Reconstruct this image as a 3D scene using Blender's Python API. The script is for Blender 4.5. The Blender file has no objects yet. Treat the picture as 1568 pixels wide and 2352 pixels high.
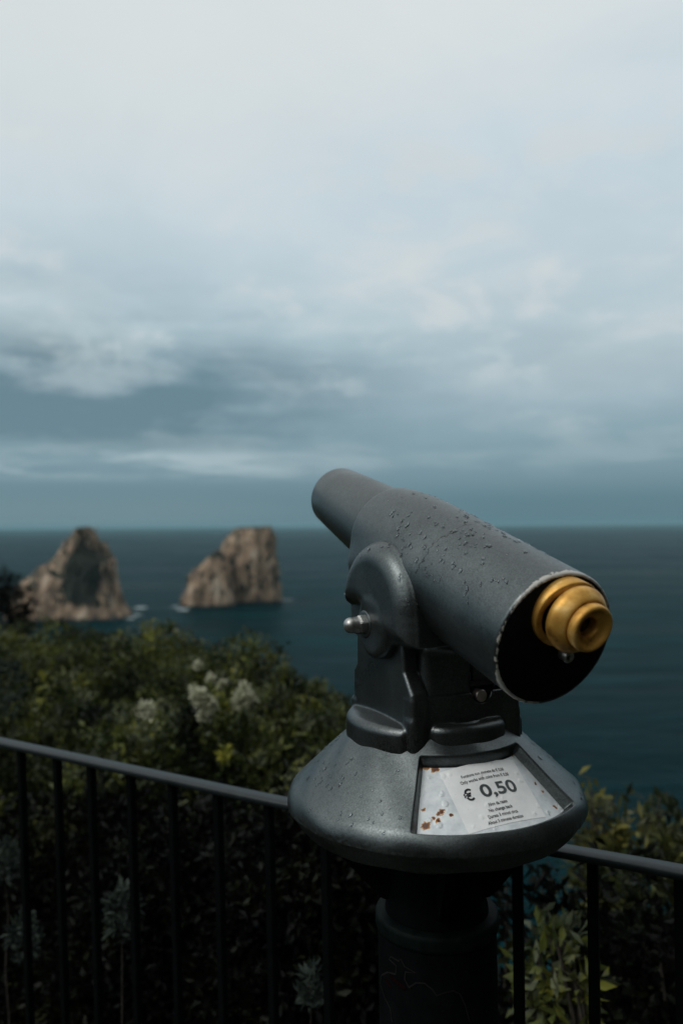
import bpy, bmesh, math, random
import numpy as np
from mathutils import Matrix, Vector, noise as mnoise

rng = np.random.default_rng(7)
random.seed(7)
SC = bpy.context.scene
COL = SC.collection

# ------------------------------------------------------------------ camera
CAM_Z = 1.6
PITCH, ROLL = math.radians(0.94), math.radians(0.45)
cam_data = bpy.data.cameras.new("camera")
cam_data.sensor_fit = 'VERTICAL'
cam_data.sensor_height = 36.0
cam_data.sensor_width = 24.0
cam_data.lens = 28.0
cam_data.clip_start = 0.02
cam_data.clip_end = 400000.0
cam_data.dof.use_dof = True
cam_data.dof.focus_distance = 1.02
cam_data.dof.aperture_fstop = 3.2
cam = bpy.data.objects.new("camera", cam_data)
COL.objects.link(cam)
fwd = Vector((0, math.cos(PITCH), math.sin(PITCH)))
r0 = Vector((1, 0, 0)); u0 = r0.cross(fwd)
rr_ = r0 * math.cos(ROLL) - u0 * math.sin(ROLL)
uu_ = u0 * math.cos(ROLL) + r0 * math.sin(ROLL)
cam.matrix_world = Matrix(((rr_.x, uu_.x, -fwd.x, 0), (rr_.y, uu_.y, -fwd.y, 0), (rr_.z, uu_.z, -fwd.z, CAM_Z), (0, 0, 0, 1)))
SC.camera = cam
FPX = 28 / 36 * 2352                       # focal length in the pixels of a 1568 x 2352 view of the photograph


def at(px, py, Y):
    """Point seen at photograph pixel (px, py) that lies Y metres ahead of the camera."""
    d = rr_ * ((px - 784) / FPX) - uu_ * ((py - 1176) / FPX) + fwd
    return Vector((0, 0, CAM_Z)) + d * (Y / d.y)


# ------------------------------------------------------------------ colour helpers
def lin(r, g, b):
    f = lambda c: (c / 255 / 12.92) if c / 255 <= .04045 else ((c / 255 + .055) / 1.055) ** 2.4
    return (f(r), f(g), f(b), 1.0)


class NT:
    """Small helper for building node trees."""
    def __init__(self, tree):
        self.t = tree; self.n = tree.nodes; self.l = tree.links

    def new(self, typ, **kw):
        nd = self.n.new(typ)
        for k, v in kw.items():
            setattr(nd, k, v)
        return nd

    def put(self, sock, v):
        if isinstance(v, bpy.types.NodeSocket):
            self.l.new(v, sock)
        else:
            sock.default_value = v

    def math(self, op, a, b=0.0, c=0.0, clamp=False):
        nd = self.new('ShaderNodeMath', operation=op, use_clamp=clamp)
        self.put(nd.inputs[0], a); self.put(nd.inputs[1], b); self.put(nd.inputs[2], c)
        return nd.outputs[0]

    def vmath(self, op, a, b=(0, 0, 0)):
        nd = self.new('ShaderNodeVectorMath', operation=op)
        self.put(nd.inputs[0], a); self.put(nd.inputs[1], b)
        return nd.outputs['Value'] if op in ('DOT_PRODUCT', 'LENGTH', 'DISTANCE') else nd.outputs[0]

    def noise(self, vec, scale, detail=4, rough=.55, dist=0.0):
        nd = self.new('ShaderNodeTexNoise')
        if vec is not None: self.put(nd.inputs['Vector'], vec)
        nd.inputs['Scale'].default_value = scale
        nd.inputs['Detail'].default_value = detail
        nd.inputs['Roughness'].default_value = rough
        nd.inputs['Distortion'].default_value = dist
        return nd.outputs['Fac']

    def ramp(self, fac, stops, interp='LINEAR'):
        nd = self.new('ShaderNodeValToRGB')
        cr = nd.color_ramp; cr.interpolation = interp
        while len(cr.elements) < len(stops): cr.elements.new(.5)
        for e, (p, c) in zip(cr.elements, stops):
            e.position = p; e.color = c if len(c) == 4 else (*c, 1)
        self.put(nd.inputs[0], fac)
        return nd.outputs[0]

    def maprange(self, v, a, b, c=0.0, d=1.0, smooth=True):
        nd = self.new('ShaderNodeMapRange')
        if smooth: nd.interpolation_type = 'SMOOTHSTEP'
        self.put(nd.inputs[0], v)
        for i, x in enumerate((a, b, c, d)): self.put(nd.inputs[i + 1], x)
        return nd.outputs[0]

    def mix(self, fac, a, b, blend='MIX'):
        nd = self.new('ShaderNodeMix', data_type='RGBA', blend_type=blend)
        self.put(nd.inputs[0], fac)
        for s, v in ((nd.inputs[6], a), (nd.inputs[7], b)):
            if not isinstance(v, bpy.types.NodeSocket) and len(v) == 3: v = (*v, 1)
            self.put(s, v)
        return nd.outputs[2]

    def mapping(self, vec, scale=(1, 1, 1), loc=(0, 0, 0), rot=(0, 0, 0)):
        nd = self.new('ShaderNodeMapping')
        self.put(nd.inputs[0], vec)
        nd.inputs['Location'].default_value = loc
        nd.inputs['Rotation'].default_value = rot
        nd.inputs['Scale'].default_value = scale
        return nd.outputs[0]

    def bump(self, h, strength=.3, dist=.001, normal=None):
        nd = self.new('ShaderNodeBump')
        self.put(nd.inputs['Height'], h)
        nd.inputs['Strength'].default_value = strength
        nd.inputs['Distance'].default_value = dist
        if normal is not None: self.put(nd.inputs['Normal'], normal)
        return nd.outputs[0]


# ------------------------------------------------------------------ world: overcast sky over the sea
SUN_DIR = Vector((-.56, -.34, .76)).normalized()          # towards the bright part of the cloud
world = bpy.data.worlds.new("World")
SC.world = world
world.use_nodes = True
world.node_tree.nodes.clear()
w = NT(world.node_tree)
tc = w.new('ShaderNodeTexCoord').outputs['Generated']
sep = w.new('ShaderNodeSeparateXYZ'); w.put(sep.inputs[0], tc)
dx, dy, dz = sep.outputs
base = w.ramp(w.math('MAXIMUM', dz, 0.0), [
    (0.000, lin(88, 122, 136)), (0.030, lin(88, 124, 138)), (0.065, lin(116, 145, 158)),
    (0.110, lin(138, 165, 176)), (0.160, lin(160, 183, 193)), (0.220, lin(178, 199, 207)),
    (0.300, lin(194, 211, 219)), (0.400, lin(202, 217, 225)), (0.520, lin(214, 224, 228)),
    (0.640, lin(226, 232, 232)), (1.000, lin(246, 250, 250))])
# cloud structure: long low bands near the horizon, soft veils higher up
nA = w.noise(w.mapping(tc, (3.0, 3.0, 10.0), (.35, .2, .9)), 1.0, 6, .56, .35)
nB = w.noise(w.mapping(tc, (7.5, 7.5, 25), (2.1, .7, .3)), 1.0, 6, .60, .35)
nC = w.noise(w.mapping(tc, (6.5, 6.5, 13), (4.1, 1.7, 2.3)), 1.0, 6, .60, .3)
lump = w.math('ADD', w.math('MULTIPLY', nA, .5), w.math('ADD', w.math('MULTIPLY', nB, .28), w.math('MULTIPLY', nC, .22)))
leftw = w.maprange(dx, .22, -.30)
upl = w.math('MULTIPLY', leftw, w.maprange(dz, .26, .50))
band = w.math('MULTIPLY', w.maprange(dz, .05, .10), w.maprange(dz, .36, .17))
bank = w.math('MULTIPLY', w.math('MULTIPLY', w.maprange(dz, .080, .130), w.maprange(dz, .245, .165)), w.maprange(dx, .12, -.27))
rightl = w.math('MULTIPLY', w.math('MULTIPLY', w.maprange(dx, .0, .28), w.maprange(dz, .10, .20)), w.maprange(dz, .40, .22))
base = w.mix(w.math('MULTIPLY', rightl, .40), base, lin(196, 209, 215))
nS = w.noise(w.mapping(tc, (2.6, 2.6, 17), (5.2, .9, 1.1)), 1.0, 6, .60, .30)
layers = w.math('ADD', w.math('MULTIPLY', nS, .46), w.math('ADD', w.math('MULTIPLY', nA, .30), w.math('MULTIPLY', nC, .24)))
dark = w.math('MULTIPLY', w.maprange(layers, .60, .38), w.math('MULTIPLY', band, w.math('MULTIPLY_ADD', leftw, .50, .22)))
dark = w.math('ADD', dark, w.math('MULTIPLY', bank, w.maprange(layers, .66, .40, .26, .80)), clamp=True)
col = w.mix(dark, base, lin(103, 132, 144))
col = w.mix(w.math('MULTIPLY', w.math('MULTIPLY', leftw, w.maprange(dz, .06, .02)), .65), col, lin(118, 144, 154))
band2 = w.math('MULTIPLY', w.maprange(dz, .05, .12), w.maprange(dz, .52, .28))
lite = w.math('MULTIPLY', w.maprange(lump, .50, .64), w.math('MULTIPLY', band2, w.maprange(dz, .10, .22, .26, .55)))
puffs = w.math('MULTIPLY', w.maprange(nC, .50, .66), w.math('MULTIPLY', w.math('MULTIPLY', w.maprange(dz, .14, .22), w.maprange(dz, .54, .38)), .70))
lite = w.math('MULTIPLY', w.math('MAXIMUM', lite, puffs), w.math('MULTIPLY_ADD', bank, -.62, 1.0))
col = w.mix(lite, col, lin(212, 219, 220))
sn = w.noise(w.mapping(tc, (6, 6, 40), (0.4, 0, 1.2)), 1.0, 5, .6, .4)
streak = w.math('MULTIPLY', w.math('MULTIPLY', w.maprange(dz, .050, .070), w.maprange(dz, .100, .084)), w.maprange(sn, .40, .62))
streak = w.math('MULTIPLY', streak, w.maprange(dx, .10, -.25, .22, .80))
col = w.mix(streak, col, lin(176, 195, 202))
hv = w.math('MULTIPLY', w.math('SUBTRACT', w.noise(w.mapping(tc, (3.0, 3.0, 6.0), (1.3, 0, 0)), 1.0, 5, .55, .4), .5), w.maprange(dz, .12, .30, 0, 1.15))
col = w.mix(w.math('MAXIMUM', hv, 0.0), col, lin(240, 240, 234))
col = w.mix(w.math('MAXIMUM', w.math('MULTIPLY', hv, -1.0), 0.0), col, lin(150, 182, 195))
col = w.mix(w.math('MULTIPLY', upl, .55), col, lin(224, 229, 227))
# brighter cloud where the hidden sun stands, and in the upper left of the view
glow = w.math('POWER', w.math('MAXIMUM', w.vmath('DOT_PRODUCT', tc, tuple(SUN_DIR)), 0.0), 5.0)
col = w.mix(w.math('MULTIPLY', glow, .5), col, (1.6, 1.6, 1.55), 'ADD')
rear_dim = w.maprange(w.vmath('DOT_PRODUCT', tc, (.74, -.66, .12)), .40, .92, 1.0, .25)  # added dimming of the unseen sky at the right rear
hv3 = w.new('ShaderNodeCombineXYZ')
for i_ in range(3): w.put(hv3.inputs[i_], rear_dim)
col = w.mix(1.0, col, hv3.outputs[0], 'MULTIPLY')
sky = w.new('ShaderNodeTexSky', sky_type='NISHITA')
sky.sun_disc = False
sky.sun_elevation = math.asin(SUN_DIR.z)
sky.sun_rotation = math.atan2(SUN_DIR.x, SUN_DIR.y)
blue = w.vmath('MULTIPLY', sky.outputs[0], (.09, .09, .09))
col = w.mix(.93, blue, col)
bg = w.new('ShaderNodeBackground'); w.put(bg.inputs[0], col); bg.inputs[1].default_value = 1.0
out = w.new('ShaderNodeOutputWorld'); w.l.new(bg.outputs[0], out.inputs[0])

sun_data = bpy.data.lights.new("sun", 'SUN')
sun_data.energy = .9
sun_data.angle = math.radians(26)
sun_data.color = (1.0, .97, .92)
sun = bpy.data.objects.new("sun", sun_data)
sun.rotation_euler = SUN_DIR.to_track_quat('Z', 'Y').to_euler()
sun.location = (-5, -5, 12)
COL.objects.link(sun)

SC.view_settings.view_transform = 'Standard'
SC.view_settings.look = 'None'
SC.view_settings.gamma = 1.0
SC.view_settings.exposure = 0.0
SC.view_settings.use_curve_mapping = False
SC.cycles.use_denoising = True
SC.cycles.max_bounces = 6
SC.cycles.transparent_max_bounces = 8


# ------------------------------------------------------------------ materials
def new_mat(name):
    m = bpy.data.materials.new(name); m.use_nodes = True
    t = NT(m.node_tree)
    p = next(n for n in t.n if n.type == 'BSDF_PRINCIPLED')
    return m, t, p


def P(p, **kw):
    for k, v in kw.items():
        k = k.replace('_', ' ')
        p.inputs[k].default_value = v


def mat_paint(name, base, metallic=.35, rough=.45, chips=False, bumpk=.15):
    m, t, p = new_mat(name)
    co = t.new('ShaderNodeTexCoord').outputs['Object']
    sp = t.noise(co, 620, 2, .6)
    fine = t.noise(co, 420, 3, .6)
    big = t.noise(co, 14, 4, .55)
    pit = t.noise(co, 120, 3, .55)
    k = t.math('ADD', t.math('MULTIPLY', t.math('SUBTRACT', sp, .5), 1.9), t.math('ADD', t.math('MULTIPLY', t.math('SUBTRACT', big, .5), .7), t.math('MULTIPLY', t.math('SUBTRACT', pit, .5), .5)))
    val = t.math('MAXIMUM', t.math('MULTIPLY_ADD', k, .8, 1.0), .25)
    grey = t.new('ShaderNodeCombineColor')
    for i in range(3): t.put(grey.inputs[i], val)
    c = t.mix(1.0, (*base, 1), grey.outputs[0], 'MULTIPLY')
    r = t.maprange(t.math('ADD', t.math('MULTIPLY', big, .6), t.math('MULTIPLY', fine, .4)), .3, .7, rough - .09, rough + .09)
    if chips:
        at_ = t.new('ShaderNodeAttribute'); at_.attribute_name = 'axial'
        ang = t.new('ShaderNodeAttribute'); ang.attribute_name = 'around'
        nn = t.noise(co, 85, 4, .65)
        width = t.math('MULTIPLY', t.math('MULTIPLY', t.math('SUBTRACT', nn, .22), ang.outputs['Fac']), .0120)
        msk = t.maprange(t.math('SUBTRACT', width, at_.outputs['Fac']), -.0003, .0003)
        c = t.mix(msk, c, (.40, .39, .36, 1))
        crk = t.math('ABSOLUTE', t.math('SUBTRACT', at_.outputs['Fac'], t.math('MULTIPLY_ADD', t.noise(co, 30, 5, .65), .05, .150)))
        crk = t.math('MULTIPLY', t.maprange(crk, .0009, .0002), t.maprange(t.noise(co, 7, 2), .45, .52))
        c = t.mix(crk, c, (.012, .013, .014, 1))
        t.put(p.inputs['Metallic'], t.math('MULTIPLY', t.math('SUBTRACT', 1.0, msk), metallic))
    else:
        p.inputs['Metallic'].default_value = metallic
    t.put(p.inputs['Base Color'], c)
    t.put(p.inputs['Roughness'], r)
    h = t.math('ADD', t.math('MULTIPLY', fine, .5), t.math('MULTIPLY', pit, .8))
    t.put(p.inputs['Normal'], t.bump(h, bumpk, .0012))
    return m


def mat_plain(name, base, rough=.5, metallic=0.0, var=.25, scale=60, bump=.0, spec=.5):
    m, t, p = new_mat(name)
    co = t.new('ShaderNodeTexCoord').outputs['Object']
    n = t.noise(co, scale, 4, .6)
    lo = tuple(x * (1 - var) for x in base); hi = tuple(min(1, x * (1 + var)) for x in base)
    t.put(p.inputs['Base Color'], t.ramp(n, [(.3, (*lo, 1)), (.7, (*hi, 1))]))
    P(p, Roughness=rough, Metallic=metallic)
    p.inputs['Specular IOR Level'].default_value = spec
    if bump: t.put(p.inputs['Normal'], t.bump(n, bump, .001))
    return m


M = {}
M['paint'] = mat_paint("grey_hammered_paint", (.096, .109, .111), .95, .37)
M['barrel_paint'] = mat_paint("grey_barrel_paint", (.096, .109, .112), .95, .37, chips=True)
M['yoke_paint'] = mat_paint("dark_grey_paint", (.085, .094, .095), .95, .34, bumpk=.25)
M['black_paint'] = mat_plain("black_paint", (.0022, .0028, .0031), .65, 0, .4, 40, .2, .03)
M['plate_black'] = mat_plain("matt_black_plate", (.003, .003, .0033), .6, 0, .5, 90, .1, .08)
M['rail_paint'] = mat_plain("rail_paint", (.010, .015, .0175), .45, .4, .35, 30, .15)
M['baluster_paint'] = mat_plain("baluster_paint", (.0022, .0028, .0031), .6, 0, .35, 30, .15, .04)
M['steel'] = mat_plain("weathered_steel", (.30, .30, .29), .36, .9, .3, 220, .15)
M['chrome'] = mat_plain("screw_metal", (.42, .36, .33), .35, .85, .15, 150)
M['glass_dark'] = mat_plain("dark_lens", (.002, .002, .003), .12, 0, .1, 10)
M['dark_red'] = mat_plain("dark_red_wax", (.02, .006, .005), .5, 0, .3, 80)


def mat_brass():
    m, t, p = new_mat("aged_brass")
    co = t.new('ShaderNodeTexCoord').outputs['Object']
    n = t.noise(co, 45, 5, .6); f = t.noise(co, 500, 2, .5)
    c = t.ramp(n, [(.30, (.17, .075, .012, 1)), (.42, (.48, .245, .045, 1)), (.56, (.62, .345, .075, 1)), (.72, (.80, .53, .20, 1))])
    t.put(p.inputs['Base Color'], c)
    P(p, Metallic=.58)
    t.put(p.inputs['Roughness'], t.maprange(n, .3, .7, .55, .40))
    t.put(p.inputs['Normal'], t.bump(f, .08, .0006))
    return m


M['brass'] = mat_brass()


def mat_water_drop():
    m, t, p = new_mat("rain_water")
    P(p, Roughness=.03, IOR=1.33)
    p.inputs['Base Color'].default_value = (.9, .95, 1, 1)
    p.inputs['Transmission Weight'].default_value = 1.0
    return m


M['drop'] = mat_water_drop()


def mat_leaf(name, stops, rough=.5, trans=.25, grey=0.0):
    m, t, p = new_mat(name)
    a = t.new('ShaderNodeAttribute'); a.attribute_name = 'tint'
    c = t.ramp(a.outputs['Fac'], stops)
    if grey:
        gn = t.noise(t.new('ShaderNodeNewGeometry').outputs['Position'], 11, 3, .6)
        bw = t.new('ShaderNodeRGBToBW'); t.put(bw.inputs[0], c)
        gc = t.mix(1.0, bw.outputs[0], (1.05, 1.2, 1.02, 1), 'MULTIPLY')
        c = t.mix(t.maprange(gn, .46, .60, 0, grey), c, gc)
    t.put(p.inputs['Base Color'], c)
    P(p, Roughness=rough)
    p.inputs['Specular IOR Level'].default_value = .12
    tr = t.new('ShaderNodeBsdfTranslucent'); t.put(tr.inputs[0], c)
    mx = t.new('ShaderNodeMixShader'); mx.inputs[0].default_value = trans
    outn = next(n for n in t.n if n.type == 'OUTPUT_MATERIAL')
    t.l.new(p.outputs[0], mx.inputs[1]); t.l.new(tr.outputs[0], mx.inputs[2]); t.l.new(mx.outputs[0], outn.inputs[0])
    return m


M['leaf'] = mat_leaf("evergreen_leaves", [(0, (.004, .008, .004)), (.40, (.032, .045, .013)), (.72, (.105, .122, .027)), (1, (.19, .19, .03))], grey=.6)
M['leaf_right'] = mat_leaf("yellow_green_leaves", [(0, (.012, .020, .010)), (.4, (.036, .046, .016)), (.75, (.085, .090, .024)), (1, (.15, .14, .035))], grey=.5)
M['leaf_deep'] = mat_leaf("shade_darkened_leaves", [(0, (.001, .002, .0015)), (.5, (.0045, .0068, .003)), (1, (.030, .032, .008))], grey=.5)  # evergreen leaves darkened: shade of the low shrubs put into the colour
M['leaf_dark'] = mat_leaf("very_dark_leaves", [(0, (.002, .003, .002)), (1, (.007, .009, .006))])
M['leaf_silver'] = mat_leaf("silver_leaves", [(0, (.012, .020, .017)), (1, (.062, .080, .066))])
M['leaf_yellow'] = mat_leaf("young_yellow_leaves", [(0, (.16, .17, .03)), (1, (.30, .29, .05))])
M['petal'] = mat_leaf("cream_petals", [(0, (.26, .27, .18)), (1, (.66, .66, .50))])
M['bark'] = mat_plain("grey_bark", (.035, .028, .022), .85, 0, .4, 40, .5)
M['stem'] = mat_plain("dry_stem", (.10, .075, .055), .8, 0, .4, 60, .3)


# ------------------------------------------------------------------ object helpers
def link(name, me, mat=None, parent=None, smooth=True, mtx=None):
    o = bpy.data.objects.new(name, me)
    COL.objects.link(o)
    if mat is not None: me.materials.append(mat)
    if smooth and len(me.polygons):
        me.polygons.foreach_set('use_smooth', np.ones(len(me.polygons), bool))
    if parent is not None: o.parent = parent
    if mtx is not None: o.matrix_local = mtx
    return o


def tag(o, label=None, cat=None, group=None, kind=None):
    if label: o['label'] = label
    if cat: o['category'] = cat
    if group: o['group'] = group
    if kind: o['kind'] = kind
    return o


def empty(name, loc=(0, 0, 0), mtx=None):
    o = bpy.data.objects.new(name, None)
    o.empty_display_size = .1
    COL.objects.link(o)
    if mtx is not None: o.matrix_world = mtx
    else: o.location = loc
    return o


def mesh_np(name, V, F):
    me = bpy.data.meshes.new(name)
    V = np.asarray(V, np.float32); F = np.asarray(F, np.int32)
    me.vertices.add(len(V)); me.vertices.foreach_set('co', V.ravel())
    k = F.shape[1]
    me.loops.add(F.size); me.loops.foreach_set('vertex_index', F.ravel())
    me.polygons.add(len(F))
    me.polygons.foreach_set('loop_start', np.arange(0, F.size, k, dtype=np.int32))
    me.update(calc_edges=True)
    me.validate()
    return me


def attr(me, name, vals):
    a = me.attributes.new(name, 'FLOAT', 'POINT')
    a.data.foreach_set('value', np.asarray(vals, np.float32).ravel())


def from_bm(name, bm):
    me = bpy.data.meshes.new(name); bmesh.ops.recalc_face_normals(bm, faces=bm.faces[:])
    bm.to_mesh(me); bm.free()
    return me


# --- signed distance fields turned into cast-metal surfaces
def surface_nets(fn, lo, hi, h):
    lo = np.array(lo, np.float32); hi = np.array(hi, np.float32)
    n = np.ceil((hi - lo) / h).astype(int) + 1
    ax = [lo[i] + h * np.arange(n[i], dtype=np.float32) for i in range(3)]
    X, Y, Z = np.meshgrid(*ax, indexing='ij', sparse=True)
    f = np.broadcast_to(fn(X, Y, Z), tuple(n)).astype(np.float32)
    ins = f < 0
    s = np.zeros(tuple(n - 1), np.int8)
    for i in (0, 1):
        for j in (0, 1):
            for k in (0, 1):
                s += ins[i:n[0] - 1 + i, j:n[1] - 1 + j, k:n[2] - 1 + k]
    act = (s > 0) & (s < 8)
    idx = np.argwhere(act)
    ids = np.full(act.shape, -1, np.int32); ids[act] = np.arange(len(idx))
    acc = np.zeros((len(idx), 3)); cnt = np.zeros(len(idx))
    I, J, K = idx.T
    cor = [(i, j, k) for i in (0, 1) for j in (0, 1) for k in (0, 1)]
    val = {c: f[I + c[0], J + c[1], K + c[2]] for c in cor}
    for c in cor:
        for d in range(3):
            if c[d] == 0:
                e = list(c); e[d] = 1; e = tuple(e)
                a, b = val[c], val[e]
                x = (a < 0) != (b < 0)
                t = np.where(x, a / np.where(x, a - b, 1), 0)
                p = np.array(c, float)[None, :].repeat(len(idx), 0)
                p[:, d] += t
                acc[x] += p[x]; cnt[x] += 1
    V = lo + h * (idx + acc / cnt[:, None])
    faces = []
    for d in range(3):
        a, b = [(1, 2), (2, 0), (0, 1)][d]
        sl0 = [slice(None)] * 3; sl1 = [slice(None)] * 3
        sl0[d] = slice(0, n[d] - 1); sl1[d] = slice(1, n[d])
        cross = ins[tuple(sl0)] != ins[tuple(sl1)]
        e = np.argwhere(cross)
        ok = (e[:, a] > 0) & (e[:, b] > 0) & (e[:, a] < n[a] - 1) & (e[:, b] < n[b] - 1)
        e = e[ok]
        q = []
        for da, db in ((1, 1), (0, 1), (0, 0), (1, 0)):
            c = e.copy(); c[:, a] -= da; c[:, b] -= db
            q.append(ids[c[:, 0], c[:, 1], c[:, 2]])
        q = np.stack(q, -1)
        flip = ~ins[tuple(e.T)]
        q[flip] = q[flip][:, ::-1]
        faces.append(q)
    F = np.concatenate(faces)
    return V, F


def smin(a, b, k):
    h = np.clip(.5 + .5 * (b - a) / k, 0, 1)
    return b * (1 - h) + a * h - k * h * (1 - h)


def smax(a, b, k): return -smin(-a, -b, k)


def box(x, y, z, c, b, r):
    qx, qy, qz = abs(x - c[0]) - b[0] + r, abs(y - c[1]) - b[1] + r, abs(z - c[2]) - b[2] + r
    return np.sqrt(np.maximum(qx, 0) ** 2 + np.maximum(qy, 0) ** 2 + np.maximum(qz, 0) ** 2) + np.minimum(np.maximum(qx, np.maximum(qy, qz)), 0) - r


def extr(d2, dax, r):
    """Rounded extrusion of a 2-D distance d2 with axial distance dax (<0 inside)."""
    a, b = d2 + r, dax + r
    return np.sqrt(np.maximum(a, 0) ** 2 + np.maximum(b, 0) ** 2) + np.minimum(np.maximum(a, b), 0) - r


def poly2(x, y, pts):
    """2-D signed distance to a polygon."""
    d = None; s = None
    n = len(pts)
    for i in range(n):
        ax_, ay = pts[i]; bx, by = pts[i - 1]
        ex, ey = bx - ax_, by - ay
        wx, wy = x - ax_, y - ay
        t = np.clip((wx * ex + wy * ey) / (ex * ex + ey * ey), 0, 1)
        q = (wx - ex * t) ** 2 + (wy - ey * t) ** 2
        d = q if d is None else np.minimum(d, q)
        c1 = (y >= ay); c2 = (y < by); c3 = ex * wy > ey * wx
        allc = (c1 & c2 & c3) | (~c1 & ~c2 & ~c3)
        s = np.where(allc, -1.0, 1.0) if s is None else np.where(allc, -s, s)
    return s * np.sqrt(d)


def lathe(name, prof, seg=64, axis='Y-'):
    """Surface of revolution; prof = (radius, distance). 'Z': along +Z. 'Y-': along -Y."""
    th = np.linspace(0, 2 * np.pi, seg, endpoint=False)
    V = []; k = len(prof)
    for r, d in prof:
        for t in th:
            V.append((r * math.cos(t), r * math.sin(t), d) if axis == 'Z' else (r * math.cos(t), -d, r * math.sin(t)))
    F = []
    for i in range(k - 1):
        for j in range(seg):
            a, b = i * seg + j, i * seg + (j + 1) % seg
            F.append((a, b, b + seg, a + seg))
    bm = bmesh.new()
    vs = [bm.verts.new(v) for v in V]
    for f in F: bm.faces.new([vs[i] for i in f])
    bmesh.ops.remove_doubles(bm, verts=bm.verts[:], dist=1e-6)
    return from_bm(name, bm)


# ================================================================== THE COIN TELESCOPE
PHI = math.radians(25.5); LEAN = -.0089
TM = Matrix.Translation((.13445, 1.0933, 0)) @ Matrix.Rotation(LEAN, 4, 'Y') @ Matrix.Rotation(PHI, 4, 'Z')
TMI = TM.inverted()
tel = empty("coin_telescope", mtx=TM)
tag(tel, "grey coin operated viewing telescope with a brass eyepiece and white price label", "telescope")


def ray_local(px, py):
    o = TMI @ Vector((0, 0, CAM_Z)); e = TMI @ at(px, py, 1.0)
    return o, (e - o).normalized()


# --- barrel frame: origin at the eye end, +Y along the barrel to the front
BP = math.radians(18.0)
BM = Matrix.Translation((-.004, -.258, 1.4735)) @ Matrix.Rotation(BP, 4, 'X')
cB, sB = math.cos(BP), math.sin(BP)


def bframe(x, y, z):
    yy, zz = y + .258, z - 1.4735
    return x + .004, yy * cB + zz * sB, -yy * sB + zz * cB


def f_barrel(x, y, z):
    u, s, v = bframe(x, y, z)
    rho = np.sqrt(u * u + v * v)
    # housing
    rad = .0775 - .0095 * np.clip((s - .27) / .11, 0, 1) ** 2
    d = extr(rho - rad, abs(s - .188) - .188, .004)
    fr = extr(rho - rad, abs(s - .1905) - .1905, .016)
    d = np.where(s > .19, fr, d)
    # bearing cheeks under the housing
    ck = box(x, y, z, (-.002, .012, 1.500), (.0745, .094, .060), .018)
    d = smin(d, ck, .030)
    lug = box(x, y, z, (-.023, -.002, 1.405), (.0365, .076, .050), .012)
    d = smin(d, lug, .008)
    # hollow eye end
    d = np.maximum(d, -extr(rho - .0735, abs(s) - .004, .0005))
    return d


V, F = surface_nets(f_barrel, (-.095, -.285, 1.345), (.095, .145, 1.68), .0016)
me = mesh_np("barrel", V, F)
u_, s_, v_ = bframe(V[:, 0], V[:, 1], V[:, 2])
rho_ = np.hypot(u_, v_)
attr(me, 'axial', np.where(rho_ < .072, 1.0, np.maximum(s_, 0) + .002))
th_ = np.arctan2(v_, u_)                       # 0 = right, pi/2 = top, pi = left
wear = np.interp(th_ % (2 * np.pi), [0, .5, 1.0, 1.35, 1.75, 2.1, 2.6, 3.1, 3.6, 3.9, 4.4, 5.0, 6.28],
                 [.3, .9, 1.7, 2.4, 2.7, 1.7, .95, .95, 1.1, 2.6, 1.2, .1, .1])
attr(me, 'around', wear)
barrel = link("barrel", me, M['barrel_paint'], tel)
bar_me = me

# objective tube
tube = link("objective_tube", lathe("objective_tube", [(.030, -.350), (.0630, -.350), (.0625, -.375), (.0590, -.43), (.0535, -.52), (.0505, -.565), (.0490, -.5685), (.0470, -.5695), (.0455, -.5675), (.045, -.50), (.001, -.498)], 96), M['paint'], tel, mtx=BM)
tube.name = "objective_tube"

# black end plate
plate = link("end_plate", lathe("end_plate", [(.0, .0), (.0728, .0), (.0738, -.0008), (.0738, -.004)], 96), M['plate_black'], tel, mtx=BM)

# eyepiece
EM = BM @ Matrix.Translation((0, 0, .0345))
eye = link("eyepiece", lathe("eyepiece", [(.028, .0172), (.0343, .0176), (.0356, .0188), (.0364, .0208), (.0368, .0250), (.0362, .0275), (.0345, .0305), (.0318, .0345), (.0292, .0378), (.0276, .0392), (.0268, .0394), (.0262, .0388), (.020, .0388)], 96), M['brass'], tel, mtx=EM)
# base ring: a cam, thicker over the top
th = np.linspace(0, 2 * np.pi, 96, endpoint=False)
V, F = [], []
prof = [(.030, 0, 0), (.0388, 0, 0), (.0390, .4, 0), (.0390, .9, 0), (.0380, 1, 0), (.0315, 1, 0)]
for (r, k, _) in prof:
    for t in th:
        top = .5 + .5 * math.cos(t - math.radians(80))
        thick = .0060 + .0115 * top ** 1.8
        V.append((r * math.cos(t), -thick * k, r * math.sin(t)))
for i in range(len(prof) - 1):
    for j in range(96):
        a, b = i * 96 + j, i * 96 + (j + 1) % 96
        F.append((a, b, b + 96, a + 96))
link("base_ring", mesh_np("base_ring", V, F), M['brass'], eye)
link("inner_sleeve", lathe("inner_sleeve", [(.0290, .0), (.0290, .018)], 64), M['plate_black'], eye)
link("eyecup", lathe("eyecup", [(.0250, .0385), (.0256, .0400), (.0260, .0430), (.0259, .0465), (.0249, .0492), (.0230, .0505), (.0212, .0500), (.0196, .0478), (.0168, .0452), (.0138, .0438), (.0118, .0432), (.0108, .0418), (.0105, .030)], 96), M['brass'], eye)
link("eye_lens", lathe("eye_lens", [(.0, .0335), (.006, .0332), (.0104, .032)], 48), M['glass_dark'], eye)
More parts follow.
